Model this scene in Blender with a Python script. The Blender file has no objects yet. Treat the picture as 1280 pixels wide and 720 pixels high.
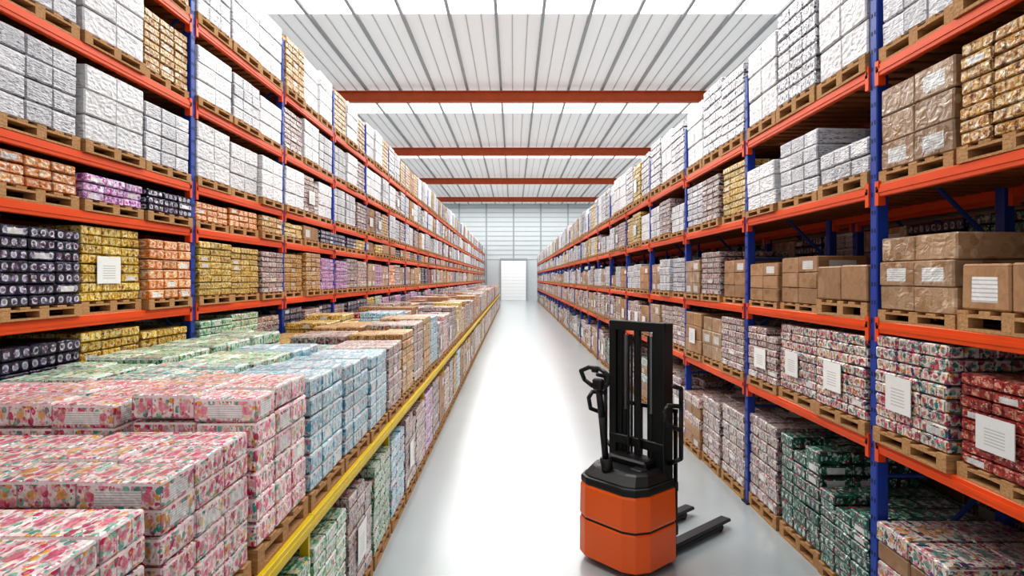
import bpy, bmesh, math, random
from mathutils import Vector, Matrix
random.seed(7)
scene = bpy.context.scene
COL = scene.collection

# ------------------------------------------------------------------ helpers
def lin(c):
    if isinstance(c, str):
        c = c.lstrip('#'); c = [int(c[i:i+2], 16)/255 for i in (0, 2, 4)]
    return tuple([(x/12.92 if x <= 0.04045 else ((x+0.055)/1.055)**2.4) for x in c[:3]] + [1.0])

def new_mat(name):
    m = bpy.data.materials.new(name); m.use_nodes = True
    nt = m.node_tree; nt.nodes.clear()
    out = nt.nodes.new('ShaderNodeOutputMaterial')
    b = nt.nodes.new('ShaderNodeBsdfPrincipled')
    nt.links.new(b.outputs[0], out.inputs[0])
    return m, nt, b

def N(nt, t, **k):
    n = nt.nodes.new(t)
    for a, v in k.items(): setattr(n, a, v)
    return n

def math_n(nt, op, a, b=None, clamp=False):
    n = N(nt, 'ShaderNodeMath', operation=op); n.use_clamp = clamp
    for i, v in enumerate((a, b)):
        if v is None: continue
        if isinstance(v, (int, float)): n.inputs[i].default_value = v
        else: nt.links.new(v, n.inputs[i])
    return n.outputs[0]

def mix_n(nt, f, a, b, blend='MIX'):
    n = N(nt, 'ShaderNodeMix', data_type='RGBA', blend_type=blend)
    for i, v in ((0, f), (6, a), (7, b)):
        if isinstance(v, (int, float)): n.inputs[i].default_value = v
        elif isinstance(v, tuple): n.inputs[i].default_value = v
        else: nt.links.new(v, n.inputs[i])
    return n.outputs[2]

def simple_mat(name, col, rough=.5, metal=0, noise=.12, nscale=6, coat=0, bump=0.0, stretch=(1, 1, 1)):
    m, nt, b = new_mat(name)
    tc = N(nt, 'ShaderNodeTexCoord'); mp = N(nt, 'ShaderNodeMapping'); mp.inputs['Scale'].default_value = stretch
    nt.links.new(tc.outputs['Object'], mp.inputs[0])
    ns = N(nt, 'ShaderNodeTexNoise'); ns.inputs['Scale'].default_value = nscale; ns.inputs['Detail'].default_value = 5
    nt.links.new(mp.outputs[0], ns.inputs['Vector'])
    c = lin(col)
    dark = tuple([x*(1-noise*2.2) for x in c[:3]] + [1]); light = tuple([min(1, x*(1+noise)) for x in c[:3]] + [1])
    nt.links.new(mix_n(nt, ns.outputs[0], dark, light), b.inputs['Base Color'])
    b.inputs['Roughness'].default_value = rough; b.inputs['Metallic'].default_value = metal
    b.inputs['Coat Weight'].default_value = coat
    if bump:
        bp = N(nt, 'ShaderNodeBump'); bp.inputs['Strength'].default_value = bump; bp.inputs['Distance'].default_value = .02
        nt.links.new(ns.outputs[0], bp.inputs['Height']); nt.links.new(bp.outputs[0], b.inputs['Normal'])
    return m

def ramp(nt, pal, fac):
    r = N(nt, 'ShaderNodeValToRGB'); r.color_ramp.interpolation = 'CONSTANT'
    el = r.color_ramp.elements
    while len(el) < len(pal): el.new(.5)
    for i, c in enumerate(pal):
        el[i].position = i/len(pal); el[i].color = lin(c)
    nt.links.new(fac, r.inputs[0]); return r.outputs[0]

def goods_mat(name, bg, pal, scale=18, dot=.42, label=.3, band=None, rough=.3, stretch=(1, 1, 1), bump=.5, tint=.25, coat=.3,
              labelcol='#f4f4f2', bandw=.14, grime=.25, rep=(3, 1), motif=None, line='#3a3236', linew=.05, topm=True, emb_a=.8):
    m, nt, b = new_mat(name)
    tc = N(nt, 'ShaderNodeTexCoord'); oi = N(nt, 'ShaderNodeObjectInfo')
    off = math_n(nt, 'MULTIPLY', oi.outputs['Random'], 13.7)
    va = N(nt, 'ShaderNodeVectorMath', operation='ADD')
    nt.links.new(tc.outputs['Object'], va.inputs[0]); nt.links.new(off, va.inputs[1])
    mp = N(nt, 'ShaderNodeMapping'); mp.inputs['Scale'].default_value = stretch
    nt.links.new(va.outputs[0], mp.inputs[0])
    v = N(nt, 'ShaderNodeTexVoronoi'); v.inputs['Scale'].default_value = scale
    nt.links.new(mp.outputs[0], v.inputs['Vector'])
    sp = N(nt, 'ShaderNodeSeparateColor'); nt.links.new(v.outputs['Color'], sp.inputs[0])
    mask = math_n(nt, 'LESS_THAN', v.outputs['Distance'], dot)
    col = mix_n(nt, mask, lin(bg), ramp(nt, pal, sp.outputs[0]))
    v2 = N(nt, 'ShaderNodeTexVoronoi'); v2.inputs['Scale'].default_value = scale*2.1
    nt.links.new(mp.outputs[0], v2.inputs['Vector'])
    sp2 = N(nt, 'ShaderNodeSeparateColor'); nt.links.new(v2.outputs['Color'], sp2.inputs[0])
    m2 = math_n(nt, 'MULTIPLY', math_n(nt, 'LESS_THAN', v2.outputs['Distance'], dot*.9), math_n(nt, 'GREATER_THAN', sp2.outputs[2], .5))
    col = mix_n(nt, m2, col, ramp(nt, list(reversed(pal)), sp2.outputs[1]))
    uv = N(nt, 'ShaderNodeUVMap', uv_map='UVMap'); su = N(nt, 'ShaderNodeSeparateXYZ'); nt.links.new(uv.outputs[0], su.inputs[0])
    at = N(nt, 'ShaderNodeAttribute', attribute_name='rnd'); sa = N(nt, 'ShaderNodeSeparateColor'); nt.links.new(at.outputs['Color'], sa.inputs[0])
    geo = N(nt, 'ShaderNodeNewGeometry'); sg = N(nt, 'ShaderNodeSeparateXYZ'); nt.links.new(geo.outputs['Normal'], sg.inputs[0])
    side = math_n(nt, 'LESS_THAN', sg.outputs[2], .6)
    if motif:
        fu = math_n(nt, 'SUBTRACT', math_n(nt, 'FRACT', math_n(nt, 'MULTIPLY', su.outputs[0], rep[0])), .5)
        fv = math_n(nt, 'SUBTRACT', math_n(nt, 'FRACT', math_n(nt, 'MULTIPLY', su.outputs[1], rep[1])), .5)
        au = math_n(nt, 'ABSOLUTE', fu); av = math_n(nt, 'ABSOLUTE', fv)
        d2 = math_n(nt, 'ADD', math_n(nt, 'POWER', au, 2.5), math_n(nt, 'POWER', av, 2.5))
        emb = math_n(nt, 'MULTIPLY', math_n(nt, 'LESS_THAN', d2, .055), emb_a)
        inner = math_n(nt, 'MULTIPLY', math_n(nt, 'LESS_THAN', d2, .012), .7)
        if not topm:
            emb = math_n(nt, 'MULTIPLY', emb, side); inner = math_n(nt, 'MULTIPLY', inner, side)
        mc = ramp(nt, motif, sp2.outputs[0])
        col = mix_n(nt, emb, col, mc)
        col = mix_n(nt, inner, col, ramp(nt, pal[:3], sa.outputs[2]))
        ln = math_n(nt, 'GREATER_THAN', math_n(nt, 'MAXIMUM', au, av), .5-linew)
        col = mix_n(nt, math_n(nt, 'MULTIPLY', ln, .65), col, lin(line))
    if band:
        col = mix_n(nt, math_n(nt, 'MULTIPLY', side, math_n(nt, 'GREATER_THAN', su.outputs[1], 1-bandw)), col, lin(band))
    if label > 0:
        u = math_n(nt, 'LESS_THAN', math_n(nt, 'ABSOLUTE', math_n(nt, 'SUBTRACT', su.outputs[0], .5)), .27)
        w = math_n(nt, 'LESS_THAN', math_n(nt, 'ABSOLUTE', math_n(nt, 'SUBTRACT', su.outputs[1], .45)), .27)
        k = math_n(nt, 'MULTIPLY', side, math_n(nt, 'LESS_THAN', sa.outputs[1], label))
        lm = math_n(nt, 'MULTIPLY', math_n(nt, 'MULTIPLY', u, w), k)
        ln = math_n(nt, 'GREATER_THAN', math_n(nt, 'SINE', math_n(nt, 'MULTIPLY', su.outputs[1], 70)), .55)
        lc = mix_n(nt, math_n(nt, 'MULTIPLY', ln, .45), lin(labelcol), lin('#555560'))
        col = mix_n(nt, lm, col, lc)
    ns = N(nt, 'ShaderNodeTexNoise'); ns.inputs['Scale'].default_value = 9; ns.inputs['Detail'].default_value = 3
    ns.inputs['Distortion'].default_value = 1.2
    nt.links.new(va.outputs[0], ns.inputs['Vector'])
    tn = math_n(nt, 'ADD', math_n(nt, 'MULTIPLY', sa.outputs[0], tint), 1-tint)
    tn = math_n(nt, 'MULTIPLY', tn, math_n(nt, 'ADD', math_n(nt, 'MULTIPLY', ns.outputs[0], grime*2), 1-grime*1.1))
    tn = math_n(nt, 'MULTIPLY', tn, math_n(nt, 'ADD', math_n(nt, 'MULTIPLY', oi.outputs['Random'], .25), .8))
    cb = N(nt, 'ShaderNodeCombineColor')
    for i in range(3): nt.links.new(tn, cb.inputs[i])
    col = mix_n(nt, 1.0, col, cb.outputs[0], 'MULTIPLY')
    nt.links.new(col, b.inputs['Base Color'])
    b.inputs['Roughness'].default_value = rough
    b.inputs['Coat Weight'].default_value = coat; b.inputs['Coat Roughness'].default_value = .15
    h = math_n(nt, 'ADD', math_n(nt, 'MULTIPLY', v.outputs['Distance'], -.35), ns.outputs[0])
    bp = N(nt, 'ShaderNodeBump'); bp.inputs['Strength'].default_value = bump; bp.inputs['Distance'].default_value = .03
    nt.links.new(h, bp.inputs['Height']); nt.links.new(bp.outputs[0], b.inputs['Normal'])
    nt.links.new(bp.outputs[0], b.inputs['Coat Normal'])
    return m

# mesh builder -----------------------------------------------------
class MB:
    def __init__(s):
        s.bm = bmesh.new(); s.uv = s.bm.loops.layers.uv.new('UVMap')
        s.ca = s.bm.loops.layers.float_color.new('rnd'); s.mats = []
    def mi(s, m):
        if m not in s.mats: s.mats.append(m)
        return s.mats.index(m)
    def box(s, c, size, mat, rot=None, bevel=0, seg=1, top=1.0, jit=0):
        r = (random.random(), random.random(), random.random(), 1)
        hx, hy, hz = size[0]/2, size[1]/2, size[2]/2
        M = Matrix.Translation(c)
        if rot is not None: M = M @ (rot if isinstance(rot, Matrix) else Matrix.Rotation(rot, 4, 'Z'))
        vs = []
        for z in (-1, 1):
            t = top if z > 0 else 1
            for x, y in ((-1, -1), (1, -1), (1, 1), (-1, 1)):
                p = Vector((x*hx*t, y*hy*t, z*hz))
                if jit: p += Vector([random.uniform(-jit, jit) for _ in range(3)])
                vs.append(s.bm.verts.new(M @ p))
        idx = [(0, 1, 5, 4), (1, 2, 6, 5), (2, 3, 7, 6), (3, 0, 4, 7), (4, 5, 6, 7), (3, 2, 1, 0)]
        fs = []
        k = s.mi(mat)
        for q in idx:
            f = s.bm.faces.new([vs[i] for i in q]); f.material_index = k
            for l, u in zip(f.loops, ((0, 0), (1, 0), (1, 1), (0, 1))):
                l[s.uv].uv = u; l[s.ca] = r
            fs.append(f)
        if bevel:
            es = {e for f in fs for e in f.edges}
            rs = bmesh.ops.bevel(s.bm, geom=list(es), offset=bevel, segments=seg, profile=.5, affect='EDGES', clamp_overlap=True, material=k)
            for f in rs['faces']:
                for l in f.loops: l[s.ca] = r
    def prism(s, pts, z0, z1, mat, top=1.0, ctr=(0, 0), bevel=0, seg=2):
        k = s.mi(mat); n = len(pts)
        a = [s.bm.verts.new((p[0], p[1], z0)) for p in pts]
        bt = [s.bm.verts.new((ctr[0]+(p[0]-ctr[0])*top, ctr[1]+(p[1]-ctr[1])*top, z1)) for p in pts]
        fs = [s.bm.faces.new(bt), s.bm.faces.new(list(reversed(a)))]
        for i in range(n):
            fs.append(s.bm.faces.new((a[i], a[(i+1) % n], bt[(i+1) % n], bt[i])))
        for f in fs: f.material_index = k
        if bevel:
            es = {e for f in fs[:2] for e in f.edges}
            bmesh.ops.bevel(s.bm, geom=list(es), offset=bevel, segments=seg, profile=.5, affect='EDGES', clamp_overlap=True, material=k)
    def tube(s, p, q, r, mat, n=12):
        p = Vector(p); q = Vector(q); d = (q-p); L = d.length
        M = Matrix.Translation((p+q)/2) @ d.to_track_quat('Z', 'Y').to_matrix().to_4x4()
        g = bmesh.ops.create_cone(s.bm, cap_ends=True, segments=n, radius1=r, radius2=r, depth=L, matrix=M)
        k = s.mi(mat)
        for f in {f for v in g['verts'] for f in v.link_faces}: f.material_index = k
    def path(s, pts, r, mat, n=10):
        for a, b in zip(pts, pts[1:]): s.tube(a, b, r, mat, n)
        k = s.mi(mat)
        for p in pts[1:-1]:
            g = bmesh.ops.create_uvsphere(s.bm, u_segments=n, v_segments=6, radius=r, matrix=Matrix.Translation(p))
            for f in {f for v in g['verts'] for f in v.link_faces}: f.material_index = k
    def mesh(s, name, smooth=False):
        me = bpy.data.meshes.new(name); s.bm.to_mesh(me); s.bm.free()
        for m in s.mats: me.materials.append(m)
        if smooth:
            for p in me.polygons: p.use_smooth = True
        return me

def obj(name, me, loc=(0, 0, 0), rot=0, scale=(1, 1, 1), parent=None):
    o = bpy.data.objects.new(name, me); COL.objects.link(o)
    o.location = loc; o.rotation_euler = (0, 0, rot); o.scale = scale
    if parent: o.parent = parent
    return o
def empty(name, loc=(0, 0, 0), rot=0):
    o = bpy.data.objects.new(name, None); COL.objects.link(o); o.location = loc; o.rotation_euler = (0, 0, rot); o.empty_display_size = .3
    return o

# ------------------------------------------------------------------ materials
M_orange = simple_mat('beam_orange', '#e2500f', .42, noise=.08, nscale=3)
M_blue = simple_mat('upright_blue', '#1e409c', .4, noise=.1, nscale=3)
M_bolt = simple_mat('dark_slot', '#15161c', .6)
M_brace = simple_mat('brace_blue', '#27448f', .45)
M_yellow = simple_mat('beam_yellow', '#d8bc16', .4, noise=.08)
M_wood = simple_mat('pallet_wood', '#bd9060', .75, noise=.28, nscale=9, stretch=(1, 6, 6), bump=.3)
M_deck = simple_mat('deck_wood', '#a5612f', .75, noise=.3, nscale=8, stretch=(1, 8, 1))
M_roofbeam = simple_mat('roof_beam_rust', '#c65a2a', .5, noise=.12, nscale=2)
M_paper = goods_mat('paper_sheet', '#f4f4f2', ['#f4f4f2', '#d9d9d9', '#f4f4f2', '#efefef'], scale=40, dot=.2, label=1.0, tint=.05, bump=.05, grime=0)

G = {}
def g(name, *a, **k): G[name] = goods_mat('goods_'+name, *a, **k)
g('pink', '#f7e6e6', ['#d62f6c', '#ee7f9f', '#ecae3a', '#36a094', '#fbf6f0', '#c6285f', '#f4a0b4', '#7ac0a8'], scale=23, dot=.52, label=.06, band='#f6e4e4', bandw=.12, rep=(3, 1), motif=['#fbf0ee', '#f08aa6', '#f6dc9c', '#e05584', '#9ad0c4', '#fdf6f2'], line='#b05a74', coat=.5, emb_a=.55, linew=.035)
g('multi', '#eee4d8', ['#c42a46', '#1d8a82', '#e69a18', '#f3efe6', '#6c2f86', '#e8688a', '#1a4c60'], scale=21, dot=.5, label=.06, band='#e8e2da', rep=(3, 1), motif=['#f6efe4', '#c8445c', '#f3e8da', '#2b807a'], line='#4a3040', emb_a=.6)
g('lightblue', '#cbe8f0', ['#54b8dc', '#f4f4f0', '#349ccc', '#ee8a98', '#b4e2ea', '#6ccdd0'], scale=21, dot=.5, label=.1, band='#eaf4f6', rep=(3, 1), motif=['#eef6f8', '#7fd0e6', '#f6f2f0', '#4cb2d6'], line='#3f7f96', coat=.5, emb_a=.6)
g('green', '#d8eede', ['#259c6a', '#5cc488', '#f1f4ea', '#147c52', '#eae08a', '#e06474'], scale=21, dot=.52, label=.1, band='#e4f0e8', rep=(3, 1), motif=['#eef6ee', '#44b07c', '#e9f2e6'], line='#1f5a44', emb_a=.6)
g('gold', '#e8c448', ['#cc8a08', '#f3de88', '#8f5c14', '#eab818', '#f7efcf', '#6f4c1c'], scale=24, dot=.5, label=.08, band='#ead9a0', rep=(3, 1), motif=['#f4e6a8', '#e4a818', '#f8f0d0', '#b07a18'], line='#6a4a10')
g('orange', '#e8944a', ['#dc6614', '#f4c480', '#c65612', '#f3e3cf', '#ee842c'], scale=19, dot=.45, label=.15, band='#f2ddc4', stretch=(1, 1, 1.6), rep=(2, 1), motif=['#f8e6cc', '#f29c4c', '#fbf0e0'], line='#8a4614')
g('navy', '#1c1c3a', ['#2a2a58', '#121228', '#8a8aa8', '#38285a', '#1a1a34'], scale=18, dot=.42, label=.1, band='#10102a', rep=(3, 1), motif=['#e8e8f0', '#c0c0d4', '#f4f4f8', '#7a3a6a'], line='#08081a', linew=.1, topm=False)
g('purple', '#d4acd8', ['#b42a88', '#ecdff0', '#8040a8', '#f4eaf4', '#dc58a4'], scale=20, dot=.45, label=.12, band='#efe6f0', rep=(3, 1), motif=['#f8eef8', '#e07cb8', '#9458b8'], line='#5a2a62')
g('silver', '#d6d7dc', ['#b8bac1', '#868994', '#ececf0', '#c8cad0', '#5c606c', '#e0e1e6'], scale=21, dot=.42, label=.12, band='#eeeef2', stretch=(1, 1, 3.2), coat=.3, bump=.45, rough=.4, grime=.18, rep=(1, 3), motif=['#e4e5ea', '#c4c6cd', '#eeeef2'], line='#9a9ca6', emb_a=.35)
g('white', '#ebebee', ['#dddee2', '#f6f6f8', '#b4b7c0', '#e6e7ea', '#f0f0f2', '#cccfd5'], scale=12, dot=.38, label=.04, band='#f2f2f4', stretch=(1, 1, 2.4), coat=.35, bump=.5, rough=.4, tint=.1, grime=.14)
g('mesh', '#dedfe5', ['#70758c', '#32384c', '#e8e8ee', '#a2a6b6', '#f6f6fa', '#242838'], scale=24, dot=.42, label=.06, band='#ececf0', coat=.4, bump=.5, stretch=(1, 1, 1.5), rep=(3, 1), motif=['#f6f6f8', '#b0b4c4', '#ffffff'], line='#40444f', grime=.2)
g('kraft', '#b48a64', ['#ad825a', '#c09772', '#a3794f', '#b68c62'], scale=4, dot=.4, label=.2, rough=.6, coat=.2, bump=.2, band='#a47a52', bandw=.06)
g('brownwrap', '#b49476', ['#a8845f', '#c8ac8e', '#9c7652', '#d4bca2', '#b28c68'], scale=6, dot=.42, label=.15, rough=.35, coat=.5, bump=.55, stretch=(1, 1, .6), band='#c8ac8c', bandw=.05)
g('tangold', '#d2a260', ['#b47824', '#e8c680', '#9c5e22', '#784418', '#f0dfc0', '#e0ac40'], scale=22, dot=.5, label=.08, band='#d8b07c', rep=(3, 1), motif=['#f2dcb0', '#dc9840', '#f6e8cc', '#8a5a30'], line='#5a3a1c', emb_a=.65)
g('red', '#a4302a', ['#881e20', '#c4463a', '#dc947a', '#6c1418', '#e6c9b6'], scale=22, dot=.46, label=.1, band='#b44840', rep=(3, 1), motif=['#e8c0a8', '#c4463a', '#7a2020'], line='#4a1214')
g('darkgreen', '#1e5a4e', ['#10443a', '#449a7e', '#d7e6dc', '#165244', '#b8344e'], scale=22, dot=.46, label=.1, band='#b8ccc2', bandw=.08, rep=(3, 1), motif=['#dfeae2', '#3f8270', '#17473e'], line='#0a2a24')
g('greyfloral', '#c6b8b0', ['#685c70', '#e8e0d8', '#b03a50', '#3e5068', '#daa87c', '#f4efea'], scale=24, dot=.5, label=.08, band='#dcd4cc', rep=(3, 1), motif=['#f2ebe4', '#cc707e', '#e6dcd2', '#80809a'], line='#4a4048', emb_a=.6)
g('teal', '#b4dcd8', ['#229898', '#eaf2ec', '#e65c6e', '#166e78', '#f4e498', '#5cc0b6'], scale=22, dot=.52, label=.08, band='#dcebe8', rep=(3, 1), motif=['#eef6f2', '#48b4ae', '#f2c0b8'], line='#1c5a5e', emb_a=.6)
G['combo'] = G['kraft']

PACK = {'kraft': (2, 2, 3), 'brownwrap': (2, 2, 3), 'silver': (2, 3, 4), 'white': (2, 2, 3), 'mesh': (3, 3, 7), 'navy': (3, 3, 7),
    'orange': (3, 3, 6), 'tangold': (2, 3, 8), 'combo': (2, 2, 5)}
proto_cache = {}
PW, PD = .86, 1.04
def pallet_into(mb, w=PW, d=PD):
    for i in range(5):
        y = -w/2+.05 + i*(w-.1)/4
        mb.box((0, y, .123), (d, .1, .022), M_wood, jit=.002)
    for x in (-d/2+.05, 0, d/2-.05):
        mb.box((x, 0, .1), (.1, w, .022), M_wood)
        for y in (-w/2+.05, 0, w/2-.05):
            mb.box((x, y, .055), (.1, .1, .072), M_wood)
        mb.box((x, 0, .0105), (.1, w, .021), M_wood)
def proto(style, kind, var=0):
    key = (style, kind, var)
    if key in proto_cache: return proto_cache[key]
    mb = MB(); pallet_into(mb)
    nx, ny, nl = PACK.get(style, (3, 3, 8))
    H = .82
    if kind == 'short':
        H = .3; nl = max(1, round(nl*.42))
    fore = kind == 'fore'
    if fore: H = .84; nx, ny, nl = (2, 3, 6) if style not in PACK else (nx, ny, nl)
    if var % 2 and nx > 2: nx, ny = ny, nx
    W, D = PW-.02, PD-.02
    sx, sy, sz = D/nx, W/ny, H/nl
    bev = .012 if not fore else .018
    fill_seg = 1 if not fore else 2
    wrap = style in ('white', 'silver', 'brownwrap')
    for l in range(nl):
        ox, oy = random.uniform(-.008, .008), random.uniform(-.008, .008)
        mat = G[style]
        if style == 'combo' and l in (2, 4): mat = G['teal' if var % 2 else 'multi']
        for i in range(nx):
            for j in range(ny):
                inner = 0 < i < nx-1 and 0 < j < ny-1 and l < nl-1
                if inner: continue
                if kind == 'tall' and l == nl-1 and style in ('kraft', 'greyfloral', 'darkgreen') and random.random() < .25: continue
                z = .136 + sz*(l+.5)
                x = -D/2+sx*(i+.5)+ox; y = -W/2+sy*(j+.5)+oy
                if (fore or wrap) and i in (0, nx-1) and j in (0, ny-1):
                    x *= .985; y *= .985
                zt = random.uniform(-.004, .004)
                if fore and l == nl-1: zt = random.uniform(-.012, .012)
                gp = .003 if wrap else .006
                mb.box((x, y, z+zt), (sx-gp, sy-gp, sz-.005), mat, rot=random.uniform(-.02, .02), bevel=bev, seg=fill_seg, jit=.003)
    if style in ('multi', 'greyfloral', 'red', 'gold', 'darkgreen', 'kraft') and var % 2 == 0 and kind == 'tall':
        mb.box((PD/2+.008, random.uniform(-.1, .1), .136+H*.42), (.006, .32, .3), M_paper, rot=random.uniform(-.03, .03))
    me = mb.mesh(f'{style}_load_{kind}_{var}')
    proto_cache[key] = (me, .136+H)
    return proto_cache[key]

# ------------------------------------------------------------------ room shell
XW = 17; Y0, Y1 = -10, 81; HC = 12.8
def floor_mat():
    m, nt, b = new_mat('floor_concrete')
    tc = N(nt, 'ShaderNodeTexCoord')
    n1 = N(nt, 'ShaderNodeTexNoise'); n1.inputs['Scale'].default_value = .8; n1.inputs['Detail'].default_value = 6
    n2 = N(nt, 'ShaderNodeTexNoise'); n2.inputs['Scale'].default_value = 60; n2.inputs['Detail'].default_value = 3
    nt.links.new(tc.outputs['Object'], n1.inputs[0]); nt.links.new(tc.outputs['Object'], n2.inputs[0])
    c = mix_n(nt, n1.outputs[0], lin('#98a2a6'), lin('#b2bbbe'))
    c = mix_n(nt, math_n(nt, 'MULTIPLY', n2.outputs[0], .25), c, lin('#858f95'))
    nt.links.new(c, b.inputs['Base Color'])
    r = math_n(nt, 'ADD', math_n(nt, 'MULTIPLY', n1.outputs[0], .1), .26)
    nt.links.new(r, b.inputs['Roughness']); b.inputs['Coat Weight'].default_value = .8; b.inputs['Coat Roughness'].default_value = .24
    return m
def slab(name, c, size, mat):
    mb = MB(); mb.box((0, 0, 0), size, mat); return obj(name, mb.mesh(name), c)
slab('floor', (0, (Y0+Y1)/2, -.1), (2*XW, Y1-Y0, .2), floor_mat())
M_ceil, nt, b = new_mat('ceiling_panel_added_glow')
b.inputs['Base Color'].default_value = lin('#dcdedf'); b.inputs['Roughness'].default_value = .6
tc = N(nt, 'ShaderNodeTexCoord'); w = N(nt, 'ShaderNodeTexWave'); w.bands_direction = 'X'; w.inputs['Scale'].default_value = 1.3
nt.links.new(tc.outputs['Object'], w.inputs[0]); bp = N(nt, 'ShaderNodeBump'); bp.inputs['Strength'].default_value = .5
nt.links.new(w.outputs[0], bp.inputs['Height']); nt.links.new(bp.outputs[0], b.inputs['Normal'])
b.inputs['Emission Color'].default_value = (1, 1, 1, 1); b.inputs['Emission Strength'].default_value = .2  # even glow added to brighten the ceiling; the panels are no light source
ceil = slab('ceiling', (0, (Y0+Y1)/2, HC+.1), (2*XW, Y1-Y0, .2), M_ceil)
CO = Vector((0, (Y0+Y1)/2, HC+.1))
M_rib = simple_mat('ceiling_rib_steel', '#a9adb0', .5, noise=.03)
M_rib2 = simple_mat('ceiling_seam_steel', '#c9ccce', .5, noise=.03)
mb = MB()
x = -XW+.6
while x < XW:
    mb.box((x, 0, -.17), (.11, Y1-Y0, .14), M_rib)
    for q in (.6, 1.18): mb.box((x+q, 0, -.12), (.04, Y1-Y0, .04), M_rib2)
    x += 1.75
obj('rib_set', mb.mesh('ribs'), parent=ceil)
M_wall = simple_mat('wall_cladding', '#c4cbce', .5, noise=.03, nscale=1)
M_seam = simple_mat('wall_seam', '#99a2a6', .5, noise=.03)
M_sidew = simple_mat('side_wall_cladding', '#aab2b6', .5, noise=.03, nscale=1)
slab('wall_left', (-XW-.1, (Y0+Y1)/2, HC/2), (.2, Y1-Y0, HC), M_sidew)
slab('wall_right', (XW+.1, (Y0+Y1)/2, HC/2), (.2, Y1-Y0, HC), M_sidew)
mb = MB()
mb.box((0, 0, 0), (2*XW, .2, HC), M_wall)
for i in range(-4, 5):
    mb.box((i*3.6, -.12, 0), (.22, .06, HC), M_seam)
for z in range(0, 12):
    mb.box((0, -.11, -HC/2+5.4+z*.62), (2*XW, .04, .09), M_seam)
obj('wall_back', mb.mesh('wall_back'), (0, Y1+.1, HC/2))
M_door, nt, b = new_mat('door_added_glow'); b.inputs['Base Color'].default_value = lin('#e4e8ea')
b.inputs['Emission Color'].default_value = (1, 1, 1, 1); b.inputs['Emission Strength'].default_value = .1  # weak emission added to keep the opaque door bright white
mb = MB()
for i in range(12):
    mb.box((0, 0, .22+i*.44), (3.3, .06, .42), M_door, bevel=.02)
for s in (-1, 1): mb.box((s*1.72, 0, 2.7), (.14, .14, 5.4), M_seam)
mb.box((0, 0, 5.45), (3.6, .2, .2), M_seam)
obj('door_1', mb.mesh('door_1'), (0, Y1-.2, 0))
mb = MB()
mb.box((0, 0, .26), (2*XW, .32, .04), M_roofbeam); mb.box((0, 0, -.26), (2*XW, .32, .04), M_roofbeam); mb.box((0, 0, 0), (2*XW, .06, .5), M_roofbeam)
me_beam = mb.mesh('roof_beam')
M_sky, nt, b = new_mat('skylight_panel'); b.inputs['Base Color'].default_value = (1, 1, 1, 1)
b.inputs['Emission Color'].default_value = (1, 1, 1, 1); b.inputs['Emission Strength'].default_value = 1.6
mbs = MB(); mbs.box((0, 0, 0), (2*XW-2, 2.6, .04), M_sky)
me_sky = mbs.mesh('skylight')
for k in range(-1, 5):
    yb = 17.9+13.7*k
    obj('roof_beam', me_beam, (0, yb, HC-.53))
    ys = yb+3.6
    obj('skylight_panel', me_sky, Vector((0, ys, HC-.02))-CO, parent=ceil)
    ld = bpy.data.lights.new('skylight_daylight', 'AREA'); ld.shape = 'RECTANGLE'; ld.size = 24; ld.size_y = 2.4
    ld.energy = 2100 if k < 4 else 1200; ld.color = (1, .985, .955)
    lo = bpy.data.objects.new('skylight_daylight', ld); COL.objects.link(lo); lo.location = (0, ys, HC-.3)

# ------------------------------------------------------------------ racks
def frame_mesh(H, depth, nm):
    mb = MB()
    for x in (0, depth):
        mb.box((x, 0, H/2), (.1, .095, H), M_blue, bevel=.008)
        z = .3
        while z < H-.1:
            mb.box((x-.0505 if x == 0 else x+.0505, -.02, z), (.003, .014, .035), M_bolt)
            mb.box((x-.0505 if x == 0 else x+.0505, .02, z), (.003, .014, .035), M_bolt)
            z += .15
        mb.box((x, 0, .01), (.16, .18, .02), M_bolt)
    z = .3; s = 0
    while z+1 < H:
        a = (0.05, 0, z) if s == 0 else (depth-.05, 0, z); b_ = (depth-.05, 0, z+.95) if s == 0 else (.05, 0, z+.95)
        mb.tube(a, b_, .022, M_brace, 6); mb.tube((.05, 0, z), (depth-.05, 0, z), .018, M_brace, 6)
        z += .95; s = 1-s
    return mb.mesh(nm)
def bay_mesh(levels, depth, nm, pitch=2.8):
    mb = MB()
    for z in levels:
        for x in (-.035, depth+.02):
            mb.box((x, pitch/2, z-.05), (.05, pitch-.1, .10), M_orange, bevel=.006)
            mb.box((x-.028 if x < 0 else x+.028, pitch/2, z-.05), (.006, pitch-.12, .03), M_orange)
            for y in (.07, pitch-.07):
                mb.box((x, y, z-.07), (.062, .05, .2), M_orange)
                mb.box((x-.032 if x < 0 else x+.032, y, z-.03), (.006, .02, .03), M_bolt)
        n = 15
        for i in range(n):
            mb.box((depth/2, .12+i*(pitch-.24)/(n-1), z-.012), (depth, .1, .022), M_deck)
    return mb.mesh(nm)

def pick(opts):
    return random.choice(opts)

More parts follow.
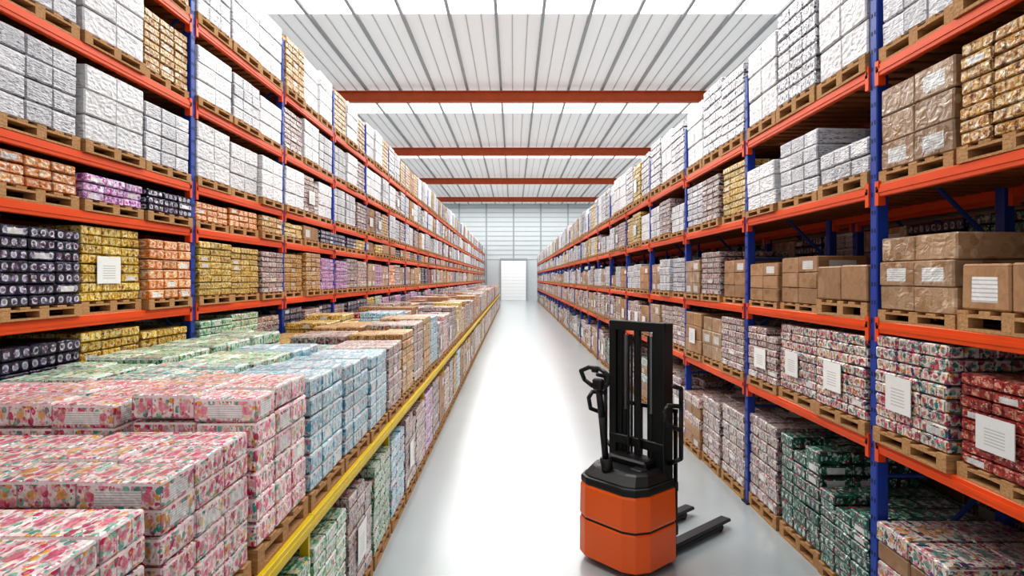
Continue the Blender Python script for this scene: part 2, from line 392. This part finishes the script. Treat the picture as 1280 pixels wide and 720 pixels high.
def build_rack(side, xface, levels, ystart, nb, H, spec, near, empty_name, goods_name, backspec=None):
    depth = 1.05
    root = empty(empty_name); goods = empty(goods_name)
    fm = frame_mesh(H, depth, empty_name+'_frame'); bmh = bay_mesh(levels, depth, empty_name+'_bay')
    rot = 0 if side > 0 else math.pi
    for k in range(nb+1):
        y = ystart+2.8*k
        obj('upright_frame', fm, (xface+side*.06, y, 0), rot, parent=root)
        if k < nb:
            yy = y if side > 0 else y+2.8
            obj('beam_bay', bmh, (xface+side*.06, yy, 0), rot, parent=root)
            for li, z in enumerate([0]+list(levels)):
                for s in range(3):
                    sp = near.get((li, k, s)) or pick(spec[li])
                    style, hh = sp[0], sp[1]
                    kind = 'short' if hh < .5 else 'tall'
                    me, ph = proto(style, kind, random.randint(0, 1) if not (len(sp) > 2) else sp[2])
                    h = hh*random.uniform(.94, 1.05)
                    loc = (xface+side*(-.01+depth/2)+random.uniform(-.03, .03), y+.5+.9*s+random.uniform(-.015, .015), z)
                    r = (math.pi if side > 0 else 0)+random.uniform(-.02, .02)
                    obj('pallet_load', me, loc, r, (1, 1, h/ph), parent=goods)
    bs = backspec or spec
    for k in range(0, nb, 1):
        y = ystart+2.8*k
        if y > 34: break
        xb = xface+side*(.06+depth+.35)
        obj('upright_frame', fm, (xb, y, 0), rot, parent=root)
        obj('beam_bay', bmh, (xb, y if side > 0 else y+2.8, 0), rot, parent=root)
        for li, z in enumerate([0]+list(levels)):
            for s in range(3):
                sp = pick(bs[li])
                me, ph = proto(sp[0], 'short' if sp[1] < .5 else 'tall', random.randint(0, 1))
                obj('pallet_load', me, (xb+side*depth/2, y+.5+.9*s, z), (math.pi if side > 0 else 0), (1, 1, sp[1]/ph), parent=goods)

LL = [1.58, 2.58, 3.49, 4.0, 4.95, 5.92]
specL = [
 [('green', 1.25), ('gold', 1.2), ('multi', 1.25), ('navy', 1.2)],
 [('green', .8), ('navy', .8), ('gold', .8), ('multi', .8), ('purple', .8)],
 [('navy', .74), ('gold', .76), ('orange', .74), ('greyfloral', .76), ('red', .7), ('tangold', .76), ('multi', .72), ('brownwrap', .7), ('mesh', .72), ('purple', .7)],
 [('orange', .36), ('purple', .34), ('navy', .35), ('tangold', .36), ('gold', .35), ('kraft', .36)],
 [('silver', .8), ('white', .78), ('mesh', .78), ('white', .74), ('tangold', .74), ('greyfloral', .74), ('silver', .8), ('kraft', .74)],
 [('silver', .8), ('white', .8), ('white', .8), ('kraft', .78), ('mesh', .8), ('tangold', .78), ('greyfloral', .78)],
 [('silver', .95), ('white', 1.0), ('mesh', .95), ('kraft', .9), ('tangold', .95), ('white', 1.0)],
]
nearL = {(2, 1, 0): ('navy', .76), (2, 1, 1): ('gold', .78, 0), (2, 1, 2): ('orange', .72),
         (2, 2, 0): ('gold', .76, 1), (2, 2, 1): ('gold', .72, 1), (2, 2, 2): ('greyfloral', .74),
         (1, 1, 0): ('navy', .8), (1, 1, 1): ('gold', .82, 1), (1, 1, 2): ('gold', .8, 1), (1, 2, 0): ('green', .8), (1, 2, 1): ('green', .8), (1, 2, 2): ('multi', .78),
         (3, 1, 0): ('orange', .36), (3, 1, 1): ('purple', .34), (3, 1, 2): ('navy', .34), (3, 2, 0): ('orange', .35), (3, 2, 1): ('orange', .35), (3, 2, 2): ('tangold', .35),
         (4, 1, 0): ('silver', .82), (4, 1, 1): ('white', .8), (4, 1, 2): ('silver', .76), (4, 2, 0): ('white', .76), (4, 2, 1): ('white', .76), (4, 2, 2): ('white', .7),
         (5, 1, 0): ('silver', .8), (5, 1, 1): ('white', .8), (5, 1, 2): ('tangold', .7), (5, 2, 0): ('white', .76), (5, 2, 1): ('silver', .74), (5, 2, 2): ('white', .7),
         (6, 1, 0): ('kraft', .8), (6, 1, 1): ('kraft', .9), (6, 1, 2): ('tangold', .8), (6, 2, 0): ('silver', .95), (6, 2, 1): ('white', 1.0), (6, 2, 2): ('white', 1.0)}
build_rack(-1, -3.73, LL, 1.54, 28, 6.8, specL, nearL, 'pallet_rack', 'pallet_load_stock')
LR = [1.56, 2.55, 3.67, 4.66]
specR = [
 [('multi', 1.1), ('greyfloral', 1.1), ('darkgreen', 1.05), ('kraft', 1.0), ('greyfloral', 1.15), ('combo', 1.0)],
 [('multi', .82), ('greyfloral', .8), ('kraft', .75), ('brownwrap', .78), ('multi', .8)],
 [('kraft', .6), ('brownwrap', .65), ('kraft', .46), ('greyfloral', .75), ('silver', .7), ('mesh', .75)],
 [('silver', .75), ('mesh', .78), ('white', .72), ('gold', .78), ('greyfloral', .78), ('silver', .6)],
 [('mesh', 1.1), ('white', 1.1), ('mesh', 1.1), ('silver', 1.05), ('white', 1.12), ('gold', 1.0), ('brownwrap', 1.0)],
]
backR = [specR[0], specR[1], [('navy', .95), ('silver', .96), ('darkgreen', .96), ('brownwrap', .95)], [('silver', .84), ('brownwrap', .84), ('tangold', .84)], specR[4]]
nearR = {(4, 1, 0): ('kraft', 1.0), (4, 1, 1): ('tangold', 1.1), (4, 1, 2): ('silver', .9), (4, 2, 0): ('white', 1.1), (4, 2, 1): ('mesh', 1.15), (4, 2, 2): ('white', 1.15), (4, 3, 0): ('mesh', 1.1), (4, 3, 1): ('mesh', 1.12), (4, 3, 2): ('white', 1.1),
         (3, 1, 1): ('tangold', .82), (3, 1, 2): ('brownwrap', .82), (3, 2, 0): ('silver', .45), (3, 2, 1): ('silver', .72), (3, 2, 2): ('white', .6), (3, 1, 0): ('tangold', .82),
         (2, 1, 0): ('kraft', .55), (2, 1, 1): ('kraft', .45), (2, 1, 2): ('brownwrap', .7), (2, 2, 0): ('kraft', .46), (2, 2, 1): ('kraft', .6), (2, 2, 2): ('kraft', .55),
         (1, 1, 0): ('multi', .8, 0), (1, 1, 1): ('red', .7, 0), (1, 1, 2): ('multi', .84, 0), (1, 2, 0): ('multi', .84, 0), (1, 2, 1): ('multi', .8, 0), (1, 2, 2): ('greyfloral', .78, 0),
         (0, 1, 1): ('teal', .75), (0, 1, 2): ('combo', .95, 0), (0, 2, 0): ('darkgreen', .85), (0, 2, 1): ('darkgreen', 1.15), (0, 2, 2): ('greyfloral', 1.2), (0, 3, 0): ('greyfloral', 1.15), (0, 3, 1): ('greyfloral', 1.1)}
build_rack(1, 3.0, LR, -.48, 28, 5.5, specR, nearR, 'pallet_rack.001', 'pallet_load_stock.001', backR)

# ------------------------------------------------------------------ low yellow rack
low = empty('low_pallet_rack')
ZB = 1.27; YS, YE = 1.52, 62.
rowsx = [(-1.40, -2.13), (-2.17, -2.90), (-2.94, -3.62)]
mb = MB()
for x in (-1.40, -2.15, -2.92, -3.62):
    yy = YS
    while yy < YE:
        mb.box((x, yy+1.35, ZB-.05), (.05, 2.70, .10), M_yellow, bevel=.005)
        if x == -1.40: mb.box((x+.028, yy+1.35, ZB-.05), (.006, 2.7, .03), M_yellow)
        mb.box((x-.04 if x > -3.6 else x, yy, ZB/2-.02), (.06, .035, ZB-.04), M_yellow)
        mb.box((x-.04 if x > -3.6 else x, yy, .005), (.08, .05, .01), M_bolt)
        yy += 2.7
yy = YS
while yy < YE:
    mb.box((-2.51, yy+.05, ZB-.012), (2.2, .1, .022), M_deck); yy += .22
obj('frame_and_beams', mb.mesh('low_rack'), parent=low)
lowgoods = empty('pallet_load_stock.002')
A = ['pink', 'pink', 'pink', 'lightblue', 'lightblue', 'lightblue', 'greyfloral', 'tangold', 'multi', 'tangold', 'lightblue', 'greyfloral']
B = ['pink', 'pink', 'pink', 'teal', 'green', 'lightblue', 'teal', 'multi', 'tangold', 'gold', 'greyfloral']
C = ['pink', 'pink', 'pink', 'green', 'green', 'green', 'green', 'gold', 'tangold', 'gold', 'gold']
far = ['multi', 'tangold', 'greyfloral', 'pink', 'lightblue', 'gold', 'greyfloral', 'kraft', 'red', 'mesh']
ground = ['green', 'green', 'green', 'green', 'greyfloral', 'green', 'lightblue', 'greyfloral', 'multi', 'purple']
hts = {0: {0: .75, 1: .82, 2: .98, 3: .92, 4: .88, 5: .84}, 1: {0: .72, 1: .8, 2: .95, 3: .93}, 2: {0: .8, 1: .85, 2: .93, 3: .93}}
k = 0
y = 1.97
while y < YE-.5:
    for r, (xa, xb) in enumerate(rowsx):
        lst = (A, B, C)[r]
        st = lst[k] if k < len(lst) else random.choice(far)
        kind = 'fore' if k < 9 else 'tall'
        me, ph = proto(st, kind, random.randint(0, 1))
        h = hts[r].get(k, random.uniform(.78, 1.02))
        sx = (.715 if r < 2 else .66)/PD
        if k < 4:
            obj('shrink_wrapped_pallet_load', me, ((xa+xb)/2, y+random.uniform(-.01, .01), ZB), random.uniform(-.01, .01), (sx, .98, h/ph))
        else:
            obj('pallet_load', me, ((xa+xb)/2, y+random.uniform(-.02, .02), ZB), random.uniform(-.02, .02), (sx, .98, h/ph), parent=lowgoods)
        if r == 0 or k < 3:
            st = ground[k] if k < len(ground) else random.choice(far)
            me, ph = proto(st, 'tall', random.randint(0, 1))
            obj('pallet_load', me, ((xa+xb)/2+(.03 if r == 0 else 0), y, 0), random.uniform(-.01, .01), (sx, .96, random.uniform(1.0, 1.1)/ph), parent=lowgoods)
    y += .9; k += 1

# ------------------------------------------------------------------ electric pallet stacker
M_or = simple_mat('stacker_orange', '#f26412', .35, noise=.04, nscale=2, coat=.3)
M_bk = simple_mat('stacker_black', '#0e0e11', .45, noise=.1)
M_st = simple_mat('stacker_steel', '#8b8e92', .3, metal=.9)
M_fk = simple_mat('fork_grey', '#26282d', .45)
M_red = simple_mat('stop_red', '#c01818', .4)
st = empty('electric_pallet_stacker', (1.20, 6.35, 0), math.radians(41))
hull = [(-.42, -.24), (-.36, -.36), (-.22, -.43), (.20, -.43), (.26, -.38), (.26, .38), (.20, .43), (-.22, .43), (-.36, .36), (-.42, .24)]
mb = MB()
mb.prism(hull, .06, .44, M_or, bevel=.02)
mb.prism([(x*.975, y*.975) for x, y in hull], .43, .46, M_bk)
mb.prism(hull, .45, .80, M_or, top=.985, bevel=.03)
mb.prism([(x*.975, y*.975) for x, y in hull], .79, .87, M_bk, bevel=.02)
mb.prism([(x*.94, y*.94) for x, y in hull], .86, .98, M_bk, top=.8, ctr=(.16, 0), bevel=.03)
mb.box((.06, 0, 1.01), (.26, .5, .08), M_bk, bevel=.02)
mb.tube((-.13, .2, .95), (-.13, .2, 1.02), .03, M_red)
mb.box((-.1, -.2, .98), (.12, .14, .03), M_fk, bevel=.01)
obj('chassis', mb.mesh('chassis'), parent=st)
mb = MB()
for yy in (-.28, .28): mb.tube((-.1, yy-.04, .09), (-.1, yy+.04, .09), .09, M_bk, 20)
obj('drive_wheels', mb.mesh('wheels'), parent=st)
mb = MB()
mx = .18
for s in (-1, 1):
    y = s*.335
    mb.box((mx, y, 1.25), (.16, .04, 2.38), M_bk, bevel=.005)
    mb.box((mx-.075, y-s*.03, 1.25), (.014, .09, 2.38), M_bk)
    mb.box((mx+.075, y-s*.03, 1.25), (.014, .09, 2.38), M_bk)
    y = s*.26
    mb.box((mx, y, 1.26), (.12, .035, 2.3), M_bk, bevel=.004)
    mb.box((mx-.05, y-s*.03, 1.26), (.014, .06, 2.3), M_bk)
    mb.tube((mx-.03, s*.165, .3), (mx-.03, s*.165, 1.5), .03, M_bk, 14)
    mb.tube((mx-.03, s*.165, 1.5), (mx-.03, s*.165, 2.3), .018, M_st, 12)
    mb.box((mx, s*.11, 1.35), (.012, .025, 1.9), M_fk)
for z in (.2, 1.18, 2.4):
    mb.box((mx-.06, 0, z), (.05, .71, .1), M_bk, bevel=.008)
mb.box((mx, 0, 2.4), (.12, .58, .08), M_bk, bevel=.008)
mb.tube((mx-.04, 0, .9), (mx-.04, 0, 2.35), .04, M_bk, 14)
mb.tube((mx-.1, .07, .95), (mx-.1, .07, 2.3), .014, M_bk, 8)
mb.tube((mx-.1, -.07, .95), (mx-.1, -.07, 2.3), .014, M_bk, 8)
obj('mast', mb.mesh('mast'), parent=st)
mb = MB()
cx = .34
for z in (.3, .75): mb.box((cx, 0, z), (.05, .7, .1), M_bk, bevel=.006)
for y in (-.33, -.11, .11, .33): mb.box((cx, y, .9), (.03, .03, 1.25), M_bk)
mb.box((cx, 0, 1.53), (.035, .7, .04), M_bk)
for s in (-1, 1):
    mb.box((cx+.03, s*.24, .35), (.04, .14, .6), M_fk, bevel=.005)
    mb.box((cx+.58, s*.24, .10), (1.15, .13, .04), M_fk, bevel=.01, top=.985)
    mb.box((cx+.5, s*.24, .045), (1.05, .09, .05), M_fk, bevel=.01)
    mb.tube((cx+.98, s*.24-.04, .04), (cx+.98, s*.24+.04, .04), .04, M_bk, 14)
    mb.box((cx-.12, s*.24, .1), (.3, .16, .14), M_bk)
obj('fork_carriage', mb.mesh('carriage'), parent=st)
mb = MB()
mb.tube((-.26, .06, .9), (-.30, .06, 1.08), .06, M_bk, 14)
mb.path([(-.30, .06, 1.05), (-.34, .08, 1.5), (-.36, .10, 1.78)], .034, M_bk)
mb.box((-.37, .10, 1.83), (.08, .12, .12), M_bk, bevel=.02)
mb.path([(-.37, .03, 1.8), (-.39, -.05, 1.86), (-.42, -.07, 1.95), (-.42, .04, 2.0), (-.42, .18, 2.0), (-.42, .29, 1.95), (-.39, .27, 1.86), (-.37, .17, 1.8)], .022, M_bk)
mb.box((-.42, .10, 1.98), (.05, .07, .05), M_bk, bevel=.01)
for s in (-1, 1):
    mb.path([(.18, s*.36, 1.02), (.2, s*.49, 1.1), (.2, s*.49, 1.62), (-.02, s*.49, 1.66), (-.08, s*.49, 1.6), (-.05, s*.49, 1.48), (.2, s*.49, 1.38)], .022, M_bk)
    mb.path([(.2, s*.49, 1.62), (.2, s*.49, 1.8), (.06, s*.49, 1.84)], .022, M_bk)
obj('tiller_handle', mb.mesh('tiller', True), parent=st)

# ------------------------------------------------------------------ world, camera, view
wd = bpy.data.worlds.new('World'); scene.world = wd; wd.use_nodes = True
wd.node_tree.nodes['Background'].inputs[0].default_value = (1, .985, .96, 1)
wd.node_tree.nodes['Background'].inputs[1].default_value = .8
cd = bpy.data.cameras.new('camera'); cam = bpy.data.objects.new('camera', cd); COL.objects.link(cam)
cam.location = (0, 0, 2.9); cam.rotation_euler = (math.radians(90), 0, 0)
cd.sensor_width = 36; cd.lens = 765/1280*36; cd.shift_y = -12/1280; cd.shift_x = -2/1280; cd.clip_end = 300
scene.camera = cam
scene.view_settings.view_transform = 'Standard'
try: scene.view_settings.look = 'Medium High Contrast'
except Exception as e: print('look', e)
scene.view_settings.exposure = 0.1
